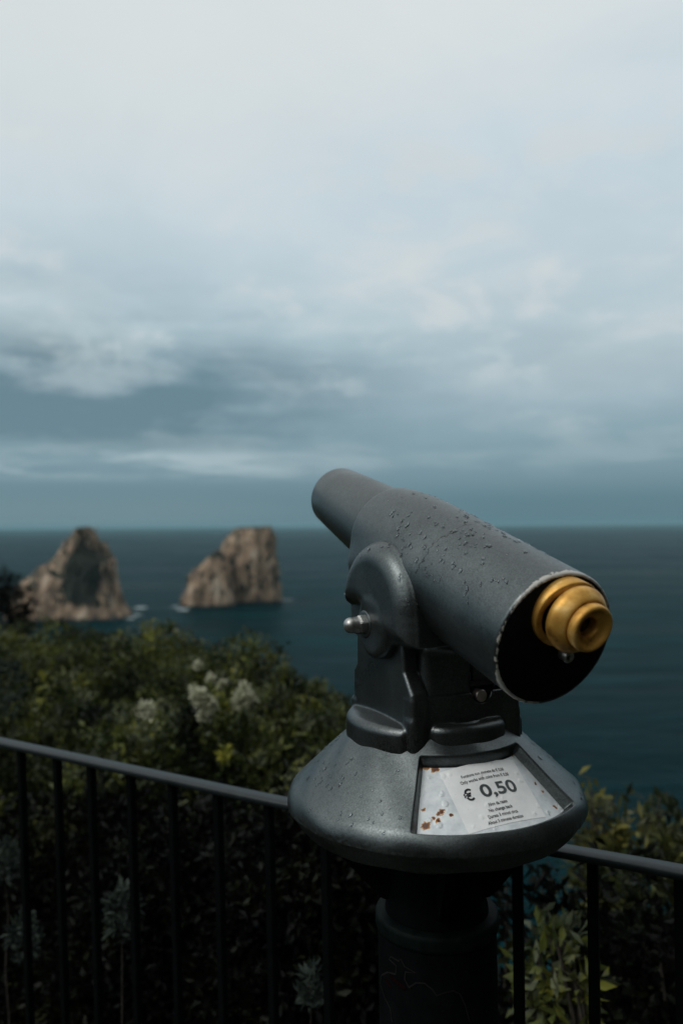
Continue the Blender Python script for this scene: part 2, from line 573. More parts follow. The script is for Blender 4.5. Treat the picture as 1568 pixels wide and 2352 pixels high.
# small hollow screw and the dark wax beside it
SM = BM @ Matrix.Translation((.0135, 0, -.0165))
scr = link("set_screw", lathe("set_screw", [(.0026, .0075), (.0030, .0115), (.0054, .0124), (.0066, .0110), (.0066, -.001)], 32), M['steel'], tel, mtx=SM)
link("screw_hole", lathe("screw_hole", [(.0, .0085), (.0028, .0085)], 24), M['plate_black'], scr)

# --- pivot cover (the big rounded hood on the side) with the boss round the bolt
ZC = 1.4885


COVER = [(-.0098 + .0905 * math.cos(a), ZC + .0905 * math.sin(a)) for a in np.linspace(0, math.pi, 40)]
COVER += [(-.1018, 1.470), (-.1024, 1.4495), (-.070, 1.4470), (-.034, 1.4525), (-.012, 1.468), (.010, 1.482), (.030, 1.4885), (.060, 1.4905)]


def f_cover(x, y, z):
    d2 = poly2(y, z, COVER)
    a = extr(d2, abs(x + .040) - .0625, .027)
    lipd = extr(d2, abs(x + .050) - .0335, .0035)
    a = smin(a, lipd, .0025)
    # boss
    b2 = np.sqrt((y + .0120) ** 2 + (z - 1.4680) ** 2) - .0425
    b = extr(b2, abs(x + .045) - .0560, .012)
    d = smin(a, b, .007)
    return d


V, F = surface_nets(f_cover, (-.110, -.115, 1.415), (.030, .095, 1.59), .0014)
keep = None
cover = link("pivot_cover", mesh_np("pivot_cover", V, F), M['paint'], tel)
# mirror-side cover (hidden by the barrel from here, needed from a step to the side)
link("pivot_cover", mesh_np("pivot_cover", V * np.array((-1, 1, 1)), F[:, ::-1]), M['paint'], tel)

# --- yoke
def f_yoke(x, y, z):
    prof = [(.0765, 1.290), (.0765, 1.398), (.0665, 1.409), (.0640, 1.47), (-.062, 1.47), (-.0650, 1.4155), (-.0835, 1.389), (-.0835, 1.290)]
    p2 = poly2(y, z, prof)
    d = None
    for sx in (-1, 1):
        wall = extr(p2, abs(x - sx * .0700) - .0122, .0050)
        d = wall if d is None else np.minimum(d, wall)
    front = box(x, y, z, (0, -.0735, 1.337), (.080, .0095, .0475), .004)
    back = box(x, y, z, (0, .0665, 1.337), (.080, .0095, .0475), .005)
    floor_ = box(x, y, z, (0, 0, 1.315), (.080, .08, .025), .006)
    d = smin(d, smin(smin(front, back, .004), floor_, .004), .006)
    # notch for the screw
    n2 = np.maximum(np.sqrt((x - .0235) ** 2 + (z - 1.3845) ** 2) - .0150, z - 1.3845)
    n2 = np.minimum(n2, np.maximum(abs(x - .0235) - .0150, 1.3845 - z))
    d = smax(d, -np.maximum(n2, abs(y + .08) - .03), .003)
    # rounded feet on the corners
    for sx in (-1, 1):
        for sy in (-1, 1):
            ft = box(x, y, z, (sx * .0725, sy * .0745, 1.336), (.0120, .0120, .027), .0095)
            d = smin(d, ft, .004)
    # collar segments between the corners
    rr = np.sqrt(x * x + y * y)
    side = extr(rr - .1185, abs(z - 1.323) - .0290 + np.maximum(rr - .085, 0) * .16, .010)
    side = smax(side, abs(y - .002) - .078, .004)
    frontd = extr(np.sqrt(x * x + (y + .012) ** 2) - .0965, abs(z - 1.323) - .0265, .010)
    frontd = smax(frontd, abs(x) - .058, .014)
    dish = np.sqrt(((x) / 1.5) ** 2 + (y + .078) ** 2 + ((z - 1.356) * 1.6) ** 2) - .018
    frontd = smax(frontd, -dish, .006)
    d = smin(d, smin(side, frontd, .003), .003)
    return d


V, F = surface_nets(f_yoke, (-.125, -.120, 1.285), (.125, .105, 1.478), .0015)
yoke = link("yoke", mesh_np("yoke", V, F), M['yoke_paint'], tel)
# screw in the notch, black bracket behind it
NM = Matrix.Translation((.0235, -.074, 1.378))
link("notch_screw", lathe("notch_screw", [(.0, .0085), (.0072, .0085), (.0080, .0078), (.0080, -.004)], 40), M['chrome'], tel, mtx=NM)
bm = bmesh.new()
bmesh.ops.create_cube(bm, size=1, matrix=Matrix.Translation((.040, -.040, 1.392)) @ Matrix.Diagonal((.060, .060, .006, 1)))
bmesh.ops.create_cube(bm, size=1, matrix=Matrix.Translation((.036, -.062, 1.415)) @ Matrix.Diagonal((.030, .006, .046, 1)))
bmesh.ops.bevel(bm, geom=bm.edges[:], offset=.0015, segments=2, affect='EDGES')
link("stop_bracket", from_bm("stop_bracket", bm), M['yoke_paint'], tel, smooth=False)

# --- pivot bolt
PM = Matrix.Translation((-.1005, .002, 1.4700)) @ Matrix.Rotation(-math.pi / 2, 4, 'Z')   # local -Y -> -X
bm = bmesh.new()
hexv = []
for d, r in ((.0005, .0135), (.010, .0135), (.0125, .0118)):
    hexv.append([bm.verts.new((r * math.cos(k * math.pi / 3 + .3), -d, r * math.sin(k * math.pi / 3 + .3))) for k in range(6)])
for a, b in zip(hexv, hexv[1:]):
    for k in range(6): bm.faces.new((a[k], a[(k + 1) % 6], b[(k + 1) % 6], b[k]))
bm.faces.new(hexv[-1]); bm.faces.new(hexv[0])
bmesh.ops.bevel(bm, geom=bm.edges[:], offset=.0008, segments=2, affect='EDGES')
bolt = link("pivot_bolt", from_bm("pivot_bolt", bm), M['steel'], tel, smooth=False, mtx=PM)
link("dome", lathe("dome", [(.0112, .0115), (.0104, .0135), (.0104, .021)] + [(.0104 * math.cos(a), .021 + .0098 * math.sin(a)) for a in np.linspace(.1, math.pi / 2, 9)], 40), M['steel'], bolt)
link("washer", lathe("washer", [(.012, .002), (.0172, .002), (.0182, .0012), (.0182, -.002)], 48), M['paint'], bolt)

# --- coin housing: the wide cone with a window for the label
CM = .9061; R1, Z1, RR, ZR = .1900, 1.2531, .0304, 1.2305
SLOPE = math.atan(CM)
prof = [(.085, Z1 + CM * (R1 - .085))]
prof += [(r, Z1 + CM * (R1 - r)) for r in np.linspace(.088, R1, 170)]
for a in np.linspace(math.pi / 2 - SLOPE, -math.radians(5), 50)[1:]:
    prof.append((.2 - RR + RR * math.cos(a), ZR + RR * math.sin(a)))
rE, zE = prof[-1]
for f in np.linspace(0, 1, 24)[1:]:
    prof.append((rE - .0180 * f, zE - .0250 * f))
prof += [(.175, 1.2005), (.150, 1.2015), (.064, 1.205)]
prof = np.array(prof)
NA = 900
azs = np.linspace(0, 2 * np.pi, NA, endpoint=False)            # 0 = straight back (-Y), + towards +X
rg, ag = np.meshgrid(prof[:, 0], azs, indexing='ij')
zg = np.repeat(prof[:, 1][:, None], NA, 1)
nr = np.gradient(prof[:, 0]); nz = np.gradient(prof[:, 1])
nl = np.hypot(nr, nz); n_r, n_z = -nz / nl, nr / nl          # outward normal
if n_z[40] < 0: n_r, n_z = -n_r, -n_z
sst = lambda v, a, b: (lambda t: t * t * (3 - 2 * t))(np.clip((v - a) / (b - a), 0, 1))
deg = np.degrees((ag + np.pi) % (2 * np.pi) - np.pi)
on_cone = np.repeat((np.arange(len(prof)) < 171 + 34)[:, None], NA, 1)
win = sst(deg, -40.2, -37.9) * (1 - sst(deg, 29.2, 32.8)) * sst(rg, .1175, .1250) * (1 - sst(rg, .1885, .1925)) * (zg > 1.24) * on_cone
dep = .0150 * win
# raised cast lip round the window
lip = sst(deg, -42, -40) * (1 - sst(deg, 33, 36)) * sst(rg, .113, .118) * on_cone * (1 - win) * (1 - sst(rg, .1885, .198))
wob = np.zeros_like(rg)
for k in range(7):
    fa, fz, ph = rng.integers(2, 16), rng.uniform(20, 160), rng.uniform(0, 6.28)
    wob += np.sin(fa * ag + fz * zg + ph) * .00022
edge = np.exp(-((zg - 1.227) / .007) ** 2) * (rg > .18)
rough = np.zeros_like(rg)
sel_ = edge > .03
XX, YY = rg * np.sin(ag), -rg * np.cos(ag)
rough[sel_] = [.00060 * mnoise.noise(Vector((a_ * 85, b_ * 85, c_ * 85))) + .00060 * mnoise.noise(Vector((a_ * 210, b_ * 210, c_ * 210))) for a_, b_, c_ in zip(XX[sel_], YY[sel_], zg[sel_])]
disp = -dep + wob + rough * edge
rg2 = rg + n_r[:, None] * disp; zg2 = zg + n_z[:, None] * disp
V = np.stack([rg2 * np.sin(ag), -rg2 * np.cos(ag), zg2], -1).reshape(-1, 3)
K = len(prof)
ii, jj = np.meshgrid(np.arange(K - 1), np.arange(NA), indexing='ij')
a = ii * NA + jj; b = ii * NA + (jj + 1) % NA
F = np.stack([a, a + NA, b + NA, b], -1).reshape(-1, 4)
hous_V = V.reshape(K, NA, 3)
housing = link("coin_housing", mesh_np("coin_housing", V, F), M['paint'], tel)

# --- label plate, sticker and lettering: laid out on the unrolled cone (metres), then bent round it
CK = math.cos(SLOPE)


def bend(u, v, off):
    """Unrolled-cone point (u, v) to telescope space, off = height above the plate."""
    sl = math.hypot(u, v); a = math.atan2(u, -v) / CK
    r = sl * CK
    z = Z1 - .0130 * math.hypot(1, CM) + CM * (R1 - r)
    r2, z2 = r + math.sin(SLOPE) * off, z + math.cos(SLOPE) * off
    return (r2 * math.sin(a), -r2 * math.cos(a), z2)


def mat_label():
    m, t, p = new_mat("white_label_enamel")
    uv = t.new('ShaderNodeUVMap').outputs[0]
    n = t.noise(uv, 60, 5, .6); f = t.noise(uv, 260, 4, .6)
    c = t.ramp(n, [(.3, (.54, .59, .62, 1)), (.7, (.78, .82, .84, 1))])
    # rust spots (position, size)
    rust = None
    for (x, y, s, k) in ((-62, -145, 7.5, 1), (-70, -139.5, 6.5, .7), (-77, -198.5, 5.0, 1), (-82, -199.5, 4.5, 1), (-86, -206.5, 4.6, 1), (-90, -203, 3.5, .8), (-102, -207.5, 7.5, 1.0),
                      (-69, -206, 3.6, 1), (-96, -188, 3.2, .8), (67, -188, 2.6, 1), (77, -221.5, 4.5, .8), (55, -146, 4, .7), (72, -200, 3.0, .6)):
        sv = t.vmath('MULTIPLY', t.vmath('SUBTRACT', uv, (x / 1000, y / 1000, 0)), (1, 1.25, 0))
        d = t.vmath('LENGTH', sv)
        k_ = t.math('MULTIPLY', t.maprange(t.math('ADD', d, t.math('MULTIPLY', t.math('SUBTRACT', f, .5), .011)), s / 1000, s / 1000 * .25), k)
        rust = k_ if rust is None else t.math('MAXIMUM', rust, k_)
    rc = t.ramp(rust, [(.0, (.72, .50, .20, 1)), (.45, (.42, .17, .03, 1)), (.85, (.10, .035, .018, 1))])
    c = t.mix(t.maprange(rust, .06, .35), c, rc)
    t.put(p.inputs['Base Color'], c)
    P(p, Roughness=.32)
    vo = t.new('ShaderNodeTexVoronoi'); t.put(vo.inputs['Vector'], uv); vo.inputs['Scale'].default_value = 85
    bub = t.maprange(vo.outputs['Distance'], .42, .18)
    hh = t.math('ADD', t.math('MULTIPLY', t.math('MULTIPLY', bub, t.maprange(t.noise(uv, 38, 3), .42, .6)), .9), t.math('MULTIPLY', n, .5))
    t.put(p.inputs['Normal'], t.bump(hh, .5, .0026))
    return m


def mat_paper():
    m, t, p = new_mat("price_sticker_paper")
    uv = t.new('ShaderNodeUVMap').outputs[0]
    n = t.noise(uv, 40, 5, .6); sp = t.noise(uv, 500, 2, .5)
    c = t.ramp(n, [(.3, (.76, .78, .79, 1)), (.7, (.90, .92, .92, 1))])
    c = t.mix(t.maprange(sp, .70, .76, 0, .55), c, (.16, .15, .14, 1))
    t.put(p.inputs['Base Color'], c); P(p, Roughness=.40)
    vo = t.new('ShaderNodeTexVoronoi'); t.put(vo.inputs['Vector'], uv); vo.inputs['Scale'].default_value = 70
    bub = t.math('MULTIPLY', t.maprange(vo.outputs['Distance'], .34, .12), t.maprange(n, .45, .6))
    t.put(p.inputs['Normal'], t.bump(t.math('ADD', bub, t.math('MULTIPLY', n, .4)), .35, .0018))
    return m


def bent_sheet(name, inside, u0, u1, v0, v1, nu, nv, off, mat, parent, quad=None):
    V, F, UV = [], [], []
    for i in range(nu + 1):
        for j in range(nv + 1):
            fu, fv = i / nu, j / nv
            if quad:
                p0, p1, p2, p3 = quad   # tl, tr, br, bl
                u = (p0[0] * (1 - fu) + p1[0] * fu) * fv + (p3[0] * (1 - fu) + p2[0] * fu) * (1 - fv)
                v = (p0[1] * (1 - fu) + p1[1] * fu) * fv + (p3[1] * (1 - fu) + p2[1] * fu) * (1 - fv)
            else:
                a = math.radians(u0 + (u1 - u0) * fu) * CK; s = (v0 + (v1 - v0) * fv) / CK
                u, v = s * math.sin(a), -s * math.cos(a)
            UV.append((u, v)); V.append(bend(u, v, off))
    for i in range(nu):
        for j in range(nv):
            a = i * (nv + 1) + j
            F.append((a, a + nv + 1, a + nv + 2, a + 1))
    me = mesh_np(name, V, F)
    uvl = me.uv_layers.new(name='UVMap')
    li = np.zeros(len(me.loops), np.int32); me.loops.foreach_get('vertex_index', li)
    uvl.data.foreach_set('uv', np.array(UV, np.float32)[li].ravel())
    me.polygons.foreach_set('use_smooth', np.ones(len(me.polygons), bool))
    o = link(name, me, mat, parent)
    if o.data.polygons[0].normal.z < 0: me.flip_normals()
    return o


label = bent_sheet("label_plate", None, -41, 34, .1160, .1925, 60, 40, 0, mat_label(), tel)
tag(label, "white enamel plate with rust spots")
sticker = bent_sheet("price_sticker", None, 0, 0, 0, 0, 60, 40, .0004, mat_paper(), label,
                     quad=((-.0595, -.1522), (.0500, -.1535), (.0505, -.2345), (-.0600, -.2338)))
M['ink'] = mat_plain("black_ink", (.010, .012, .014), .5, 0, .4, 300)
M['ink_grey'] = mat_plain("faded_ink", (.045, .055, .060), .5, 0, .3, 300)


def text_mesh(body, bold):
    cu = bpy.data.curves.new("txt", 'FONT')
    cu.body = body; cu.size = 1.0; cu.offset = bold; cu.resolution_u = 6
    o = bpy.data.objects.new("txt", cu); COL.objects.link(o)
    dg = bpy.context.evaluated_depsgraph_get(); dg.update()
    me = bpy.data.meshes.new_from_object(o.evaluated_get(dg))
    bpy.data.objects.remove(o); bpy.data.curves.remove(cu)
    return me


def lettering(body, u0, u1, vbase, height, mat, bold=.014):
    """Text whose ink runs from u0 to u1 with capitals of the given height."""
    me = text_mesh(body, bold)
    n = len(me.vertices); co = np.zeros(n * 3, np.float32); me.vertices.foreach_get('co', co); co = co.reshape(-1, 3)
    x0, x1 = co[:, 0].min(), co[:, 0].max()
    cap = .70
    U = u0 + (co[:, 0] - x0) / (x1 - x0) * (u1 - u0)
    Vv = vbase + co[:, 1] / cap * height
    me.vertices.foreach_set('co', np.array([bend(u, v, .0009) for u, v in zip(U, Vv)], np.float32).ravel())
    me.update()
    o = link("lettering", me, mat, label, smooth=False)
    if len(me.polygons) and me.polygons[0].normal.z < 0: me.flip_normals()
    return o


mm = .001
lettering("Funziona con monete da € 0,50", -37 * mm, 24.5 * mm, -168.3 * mm, 3.7 * mm, M['ink'])
lettering("Only works with coins from € 0,50", -41.5 * mm, 28 * mm, -175.6 * mm, 4.0 * mm, M['ink'])
lettering("€", -45 * mm, -33.0 * mm, -197.2 * mm, 14.0 * mm, M['ink'], .018)
lettering("0,50", -22.5 * mm, 29.5 * mm, -197.3 * mm, 15.6 * mm, M['ink_grey'], .022)
lettering("Non da resto", -20.5 * mm, 5.5 * mm, -209.3 * mm, 3.9 * mm, M['ink'], .018)
lettering("No change back", -24 * mm, 9.2 * mm, -216.5 * mm, 3.9 * mm, M['ink'], .018)
lettering("Durata 3 minuti circa", -28.6 * mm, 12.7 * mm, -223.7 * mm, 3.9 * mm, M['ink'])
lettering("About 3 minutes duration", -32.6 * mm, 16.6 * mm, -230.6 * mm, 3.9 * mm, M['ink'])

# --- neck, gussets, flange, pole
link("neck", lathe("neck", [(.0620, 1.206), (.0615, 1.115), (.064, 1.098), (.069, 1.088), (.070, 1.080)], 72, 'Z'), M['black_paint'], tel)
for k in range(4):
    bm = bmesh.new()
    pts = [(.055, 1.203), (.168, 1.2005), (.150, 1.175), (.075, 1.094), (.055, 1.090)]
    fa = [bm.verts.new((x, -.006, z)) for x, z in pts]; fb = [bm.verts.new((x, .006, z)) for x, z in pts]
    bm.faces.new(fa); bm.faces.new(fb[::-1])
    for i in range(5): bm.faces.new((fa[i], fb[i], fb[(i + 1) % 5], fa[(i + 1) % 5]))
    bmesh.ops.bevel(bm, geom=bm.edges[:], offset=.002, segments=2, affect='EDGES')
    link("gusset", from_bm("gusset", bm), M['black_paint'], tel, smooth=False, mtx=Matrix.Rotation(-PHI + k * math.pi / 2, 4, 'Z'))
M['flange'] = mat_plain("verdigris_black_paint", (.0035, .0065, .006), .55, 0, .6, 50, .3, .05)
link("flange", lathe("flange", [(.060, 1.080), (.0790, 1.079), (.0825, 1.0765), (.0832, 1.072), (.0832, 1.062), (.0822, 1.058), (.0790, 1.057)], 96, 'Z'), M['flange'], tel)
link("pole", lathe("pole", [(.0790, 1.060), (.0800, 1.056), (.0800, .03), (.0810, .02)], 96, 'Z'), M['black_paint'], tel)
link("base_plate", lathe("base_plate", [(.079, .022), (.150, .020), (.155, .016), (.155, .0)], 64, 'Z'), M['black_paint'], tel)

# emblem outlined on the pole: a long-necked bird over a rounded shield
M['emblem'] = mat_plain("emblem_line", (.010, .009, .009), .45, 0, .3, 100, 0, .1)
M['emblem_red'] = mat_plain("emblem_red", (.006, .0015, .0015), .5, 0, .3, 100, 0, .05)


def pole_pt(cx, cy, r):
    px, py = (1200 + cx * 1200 / 1568) * .574219, (3300 + cy * 1200 / 1568) * .574219
    o, d = ray_local(px, py)
    a = d.x ** 2 + d.y ** 2; b = o.x * d.x + o.y * d.y; c = o.x ** 2 + o.y ** 2 - r * r
    t = (-b - math.sqrt(max(b * b - a * c, 0))) / a
    return o + d * t


def strip(name, lines, width, mat, parent):
    bm = bmesh.new()
    for pts in lines:
        P3 = [pole_pt(x, y, .0806) for x, y in pts]
        L, Rr = [], []
        for i, p in enumerate(P3):
            tdir = (P3[min(i + 1, len(P3) - 1)] - P3[max(i - 1, 0)]).normalized()
            nrm = Vector((p.x, p.y, 0)).normalized()
            sd = tdir.cross(nrm).normalized() * width
            L.append(bm.verts.new(p + sd)); Rr.append(bm.verts.new(p - sd))
        for i in range(len(P3) - 1): bm.faces.new((L[i], L[i + 1], Rr[i + 1], Rr[i]))
    return link(name, from_bm(name, bm), mat, parent, smooth=False)


emb = strip("emblem", [[(500, 775), (500, 735), (462, 700), (474, 688), (515, 712), (525, 700), (545, 740), (605, 775), (550, 768), (545, 805), (568, 850)],
                       [(500, 780), (455, 770), (425, 785), (418, 830), (440, 900), (470, 960), (480, 1030)],
                       [(568, 850), (605, 825), (650, 828), (690, 860), (712, 892), (760, 875), (800, 866), (835, 885), (862, 945), (885, 1030)]], .0011, M['emblem'], tel)
strip("emblem_fill", [[(470, 790), (500, 815), (548, 858)], [(445, 800), (475, 850)]], .0026, M['emblem_red'], emb)


# --- rain drops: many small flattened beads lying on the upper surfaces
def drop_mesh():
    bm = bmesh.new()
    bmesh.ops.create_icosphere(bm, subdivisions=2, radius=1)
    V = np.array([v.co[:] for v in bm.verts]); F = np.array([[v.index for v in f.verts] for f in bm.faces])
    bm.free()
    V[:, 2] = np.where(V[:, 2] < 0, V[:, 2] * .25, V[:, 2])
    return V, F


DV, DF = drop_mesh()


def drops(name, pts, nrms, sizes, parent):
    VV, FF = [], []
    for i, (p, n, s) in enumerate(zip(pts, nrms, sizes)):
        n = n / np.linalg.norm(n)
        g = np.array((0, 0, -1.0)); dn = g - n * g.dot(n)
        if np.linalg.norm(dn) < .15: dn = np.array((rng.normal(), rng.normal(), 0)); dn -= n * dn.dot(n)
        dn /= np.linalg.norm(dn)
        aa = rng.normal(0, .35); sd = np.cross(n, dn)
        e1 = dn * math.cos(aa) + sd * math.sin(aa); e2 = np.cross(n, e1)
        v = DV.copy()
        lon = rng.uniform(1.0, 1.75)
        wob = 1 + .22 * np.sin(3 * np.arctan2(v[:, 1], v[:, 0]) + rng.uniform(0, 6))
        v = (v[:, :1] * wob[:, None] * lon * e1 + v[:, 1:2] * wob[:, None] * .85 * e2 + v[:, 2:] * .42 * n) * s
        VV.append(v + p); FF.append(DF + i * len(DV))
    o = link(name, mesh_np(name, np.concatenate(VV), np.concatenate(FF)), M['drop'], parent)
    o['kind'] = 'stuff'
    return o


def vnorm(me):
    n = np.zeros(len(me.vertices) * 3, np.float32); me.vertices.foreach_get('normal', n)
    c = np.zeros(len(me.vertices) * 3, np.float32); me.vertices.foreach_get('co', c)
    return c.reshape(-1, 3), n.reshape(-1, 3)


c_, n_ = vnorm(bar_me)
u_, s_, v_ = bframe(c_[:, 0], c_[:, 1], c_[:, 2])
dens = np.exp(-((s_ - .16) / .085) ** 2) * (n_[:, 2] > .22) * (rho_ > .06) * (s_ > .02)
ok = dens > 0
pr = dens / dens.sum()
pick = rng.choice(len(c_), 250, replace=False, p=pr)
drops("rain_drops", c_[pick], n_[pick], rng.uniform(.0009, .0030, len(pick)) , barrel)
c_, n_ = vnorm(cover.data)
sel = np.where((n_[:, 2] > .05) & (n_[:, 0] < .3) & (c_[:, 0] < -.078))[0]
pick = rng.choice(sel, 16, replace=False)
drops("rain_drops", c_[pick], n_[pick], rng.uniform(.0012, .0028, len(pick)), cover)
c_, n_ = vnorm(housing.data)
cr = np.hypot(c_[:, 0], c_[:, 1]); ca = np.degrees(np.arctan2(c_[:, 0], -c_[:, 1]))
sel = np.where((cr > .125) & (cr < .195) & (n_[:, 2] > .3) & ((ca < -44) | (ca > 40)))[0]
pick = rng.choice(sel, 220, replace=False)
drops("rain_drops", c_[pick], n_[pick], rng.uniform(.0010, .0026, len(pick)), housing)

# ================================================================== RAILING
FP = [Vector((-1.75, 2.45)), Vector((-.81, 1.89)), Vector((-.10, 1.454)), Vector((.342, 1.237)), Vector((.494, 1.158)), Vector((1.1, .83))]


def f_at(dist):
    i = 0
    while i < len(FP) - 2 and dist > (FP[i + 1] - FP[i]).length:
        dist -= (FP[i + 1] - FP[i]).length; i += 1
    t = (FP[i + 1] - FP[i]).normalized()
    return FP[i] + t * dist, t


rail_top = 1.10
fence = empty("iron_railing", (FP[2].x, FP[2].y, 0))
tag(fence, "dark iron railing with a flat top bar and square upright bars behind the telescope", "railing")
fi = Matrix.Translation((-FP[2].x, -FP[2].y, 0))
total = sum((b - a).length for a, b in zip(FP, FP[1:]))
pts = [f_at(total * i / 120) for i in range(121)]
# smooth the polyline a little
cs = np.array([p[0][:] for p in pts])
for _ in range(12): cs[1:-1] = (cs[:-2] + 2 * cs[1:-1] + cs[2:]) / 4
tg = np.gradient(cs, axis=0); tg /= np.linalg.norm(tg, axis=1)[:, None]
nm = np.stack([-tg[:, 1], tg[:, 0]], -1)                 # towards the sea
sec = [(-.017, -.010), (-.017, -.002), (-.015, 0), (.015, 0), (.017, -.002), (.017, -.010), (.015, -.012), (-.015, -.012)]
V, F = [], []
for i in range(121):
    for (a, b) in sec: V.append((cs[i, 0] + nm[i, 0] * a, cs[i, 1] + nm[i, 1] * a, rail_top + b))
for i in range(120):
    for j in range(8):
        F.append((i * 8 + j, i * 8 + (j + 1) % 8, i * 8 + 8 + (j + 1) % 8, i * 8 + 8 + j))
link("top_rail", mesh_np("top_rail", V, F), M['rail_paint'], fence, smooth=False, mtx=fi)
V2 = [(x, y, z - .985 + 0) for x, y, z in V]
link("bottom_rail", mesh_np("bottom_rail", V2, F), M['baluster_paint'], fence, smooth=False, mtx=fi)
arc = np.concatenate([[0], np.cumsum(np.linalg.norm(np.diff(cs, axis=0), axis=1))])


def screen_x(p):
    d = Vector((p[0], p[1], rail_top - .01)) - Vector((0, 0, CAM_Z))
    return 784 + FPX * d.dot(rr_) / d.dot(fwd)


sx = np.array([screen_x(c) for c in cs])
tops = [-130, -38, 49, 132, 210, 301, 396, 500, 617, 746, 880, 1026, 1187, 1360, 1560, 1790, 2060]
for X in tops:
    d = np.interp(X, sx, arc)
    px, py = np.interp(d, arc, cs[:, 0]), np.interp(d, arc, cs[:, 1])
    i = int(np.argmin(abs(arc - d)))
    t2 = Vector((tg[i, 0], tg[i, 1], 0))
    k = min(max((X - 50) / 1250, 0), 1)
    tilt = math.radians(1.9 * (1 - k))                   # bars on the left lean a little
    bm = bmesh.new()
    bmesh.ops.create_cube(bm, size=1, matrix=Matrix.Diagonal((.0155, .0155, .975, 1)))
    bmesh.ops.bevel(bm, geom=[e for e in bm.edges], offset=.0018, segments=2, affect='EDGES')
    mt = Matrix.Translation((px, py, rail_top - .012)) @ Matrix.Rotation(-tilt, 4, 'Y') @ Matrix.Translation((0, 0, -.487)) @ Matrix.Rotation(math.atan2(t2.y, t2.x), 4, 'Z')
    link("baluster", from_bm("baluster", bm), M['baluster_paint'], fence, smooth=False, mtx=fi @ mt)


# ================================================================== LAND AND SEA
SEA_Z = -110.0


def terr(x, y):
    edge = 1.75 + .3 * x * 0
    steep = np.interp(x, [-30, -4, -1, .5, 4, 30], [.22, .24, .50, .85, .95, 1.0])
    dyy = np.maximum(y - 1.9 + .45 * x * (np.abs(x) < 6), 0)
    z = -steep * dyy - .004 * dyy ** 2
    z = z + np.clip((-y - 5.0) * .9, 0, 5.5)  # unseen rise behind the camera, added to block low sky light
    z = z + np.clip((.85 * x - .50 * y - 3.2) * 2.2, 0, 16)  # unseen steep slope to the right rear, added to shut out sky light
    return np.maximum(z, SEA_Z - 4)


gx = np.concatenate([np.linspace(-600, -30, 24), np.linspace(-28, 28, 140), np.linspace(30, 600, 24)])
gy = np.concatenate([np.linspace(-400, -12, 14), np.linspace(-10, 20, 110), np.linspace(21, 260, 70)])
GX, GY = np.meshgrid(gx, gy, indexing='ij')
GZ = terr(GX, GY)
bumps = np.array([[mnoise.noise(Vector((x * .5, y * .5, 0))) for y in gy] for x in gx])
GZ = GZ + np.where(GY > 2.6, .18 * bumps, 0)
V = np.stack([GX, GY, GZ], -1).reshape(-1, 3)
na, nb = len(gx), len(gy)
ii, jj = np.meshgrid(np.arange(na - 1), np.arange(nb - 1), indexing='ij')
a = ii * nb + jj
F = np.stack([a, a + nb, a + nb + 1, a + 1], -1).reshape(-1, 4)
m, t, p = new_mat("hillside_soil")
co = t.new('ShaderNodeTexCoord').outputs['Object']
n = t.noise(co, 1.2, 8, .65)
t.put(p.inputs['Base Color'], t.ramp(n, [(.3, (.006, .008, .005, 1)), (.55, (.014, .017, .009, 1)), (.75, (.028, .026, .017, 1))]))
P(p, Roughness=.95)
t.put(p.inputs['Normal'], t.bump(n, .8, .15))
terrain = tag(link("terrain", mesh_np("terrain", V, F), m), kind='structure')

m, t, p = new_mat("sea_water")
co = t.new('ShaderNodeTexCoord').outputs['Object']
patch = t.noise(t.mapping(co, (.0016, .0042, 1)), 1.0, 5, .6, .5)
w1 = t.noise(t.mapping(co, (.030, .075, 1), rot=(0, 0, .25)), 1.0, 6, .62, .2)
w3 = t.noise(t.mapping(co, (.010, .036, 1), (5, 2, 0), rot=(0, 0, .12)), 1.0, 6, .68, .4)
w2 = t.noise(t.mapping(co, (.006, .017, 1), rot=(0, 0, .2)), 1.0, 4, .6, .3)
c = t.ramp(t.math('ADD', t.math('MULTIPLY', patch, .45), t.math('MULTIPLY', w3, .55)), [(.38, (.0004, .0085, .0108, 1)), (.50, (.0009, .0145, .0178, 1)), (.62, (.0030, .0290, .0330, 1))])
caps = t.maprange(t.noise(t.mapping(co, (.03, .07, 1), (3, 9, 0)), 1.0, 6, .7), .70, .77, 0, .30)
c = t.mix(caps, c, (.30, .36, .37, 1))
t.put(p.inputs['Base Color'], c)
t.put(p.inputs['Roughness'], t.maprange(patch, .3, .7, .26, .42))
P(p, IOR=1.33)
p.inputs['Specular IOR Level'].default_value = .010
p.inputs['Specular Tint'].default_value = (.70, .95, 1, 1)
t.put(p.inputs['Normal'], t.bump(t.math('ADD', w1, t.math('ADD', t.math('MULTIPLY', w2, 2.2), t.math('MULTIPLY', w3, 1.6))), 1.0, 3.0))
S = 150000
seg = [-S, -20000, -4000, -1000, 0, 1000, 4000, 20000, S]
V = [(x, y, SEA_Z) for x in seg for y in (-3000, 300, 1000, 3000, 10000, 40000, 220000)]
F = [(i * 7 + j, i * 7 + 7 + j, i * 7 + 8 + j, i * 7 + 1 + j) for i in range(8) for j in range(6)]
sea = tag(link("sea", mesh_np("sea", V, F), m, smooth=False), kind='structure')


# ------------------------------------------------------------------ sea stacks
def fbm(x, y, z, octv=4, seed=0):
    """Cheap vectorised value noise built from sines with random directions."""
    r = np.random.default_rng(seed); out = 0; amp = 1.0; fr = 1.0
    for o in range(octv):
        for _ in range(4):
            k = r.normal(size=3); k /= np.linalg.norm(k); k *= fr
            out = out + amp * .5 * np.sin(k[0] * x + k[1] * y + k[2] * z + r.uniform(0, 6.28) + 1.3 * np.sin(r.uniform(.4, .9) * fr * (k[1] * x - k[0] * y + .5 * z) / max(fr, 1e-6) + r.uniform(0, 6)))
        amp *= .55; fr *= 2.1
    return out


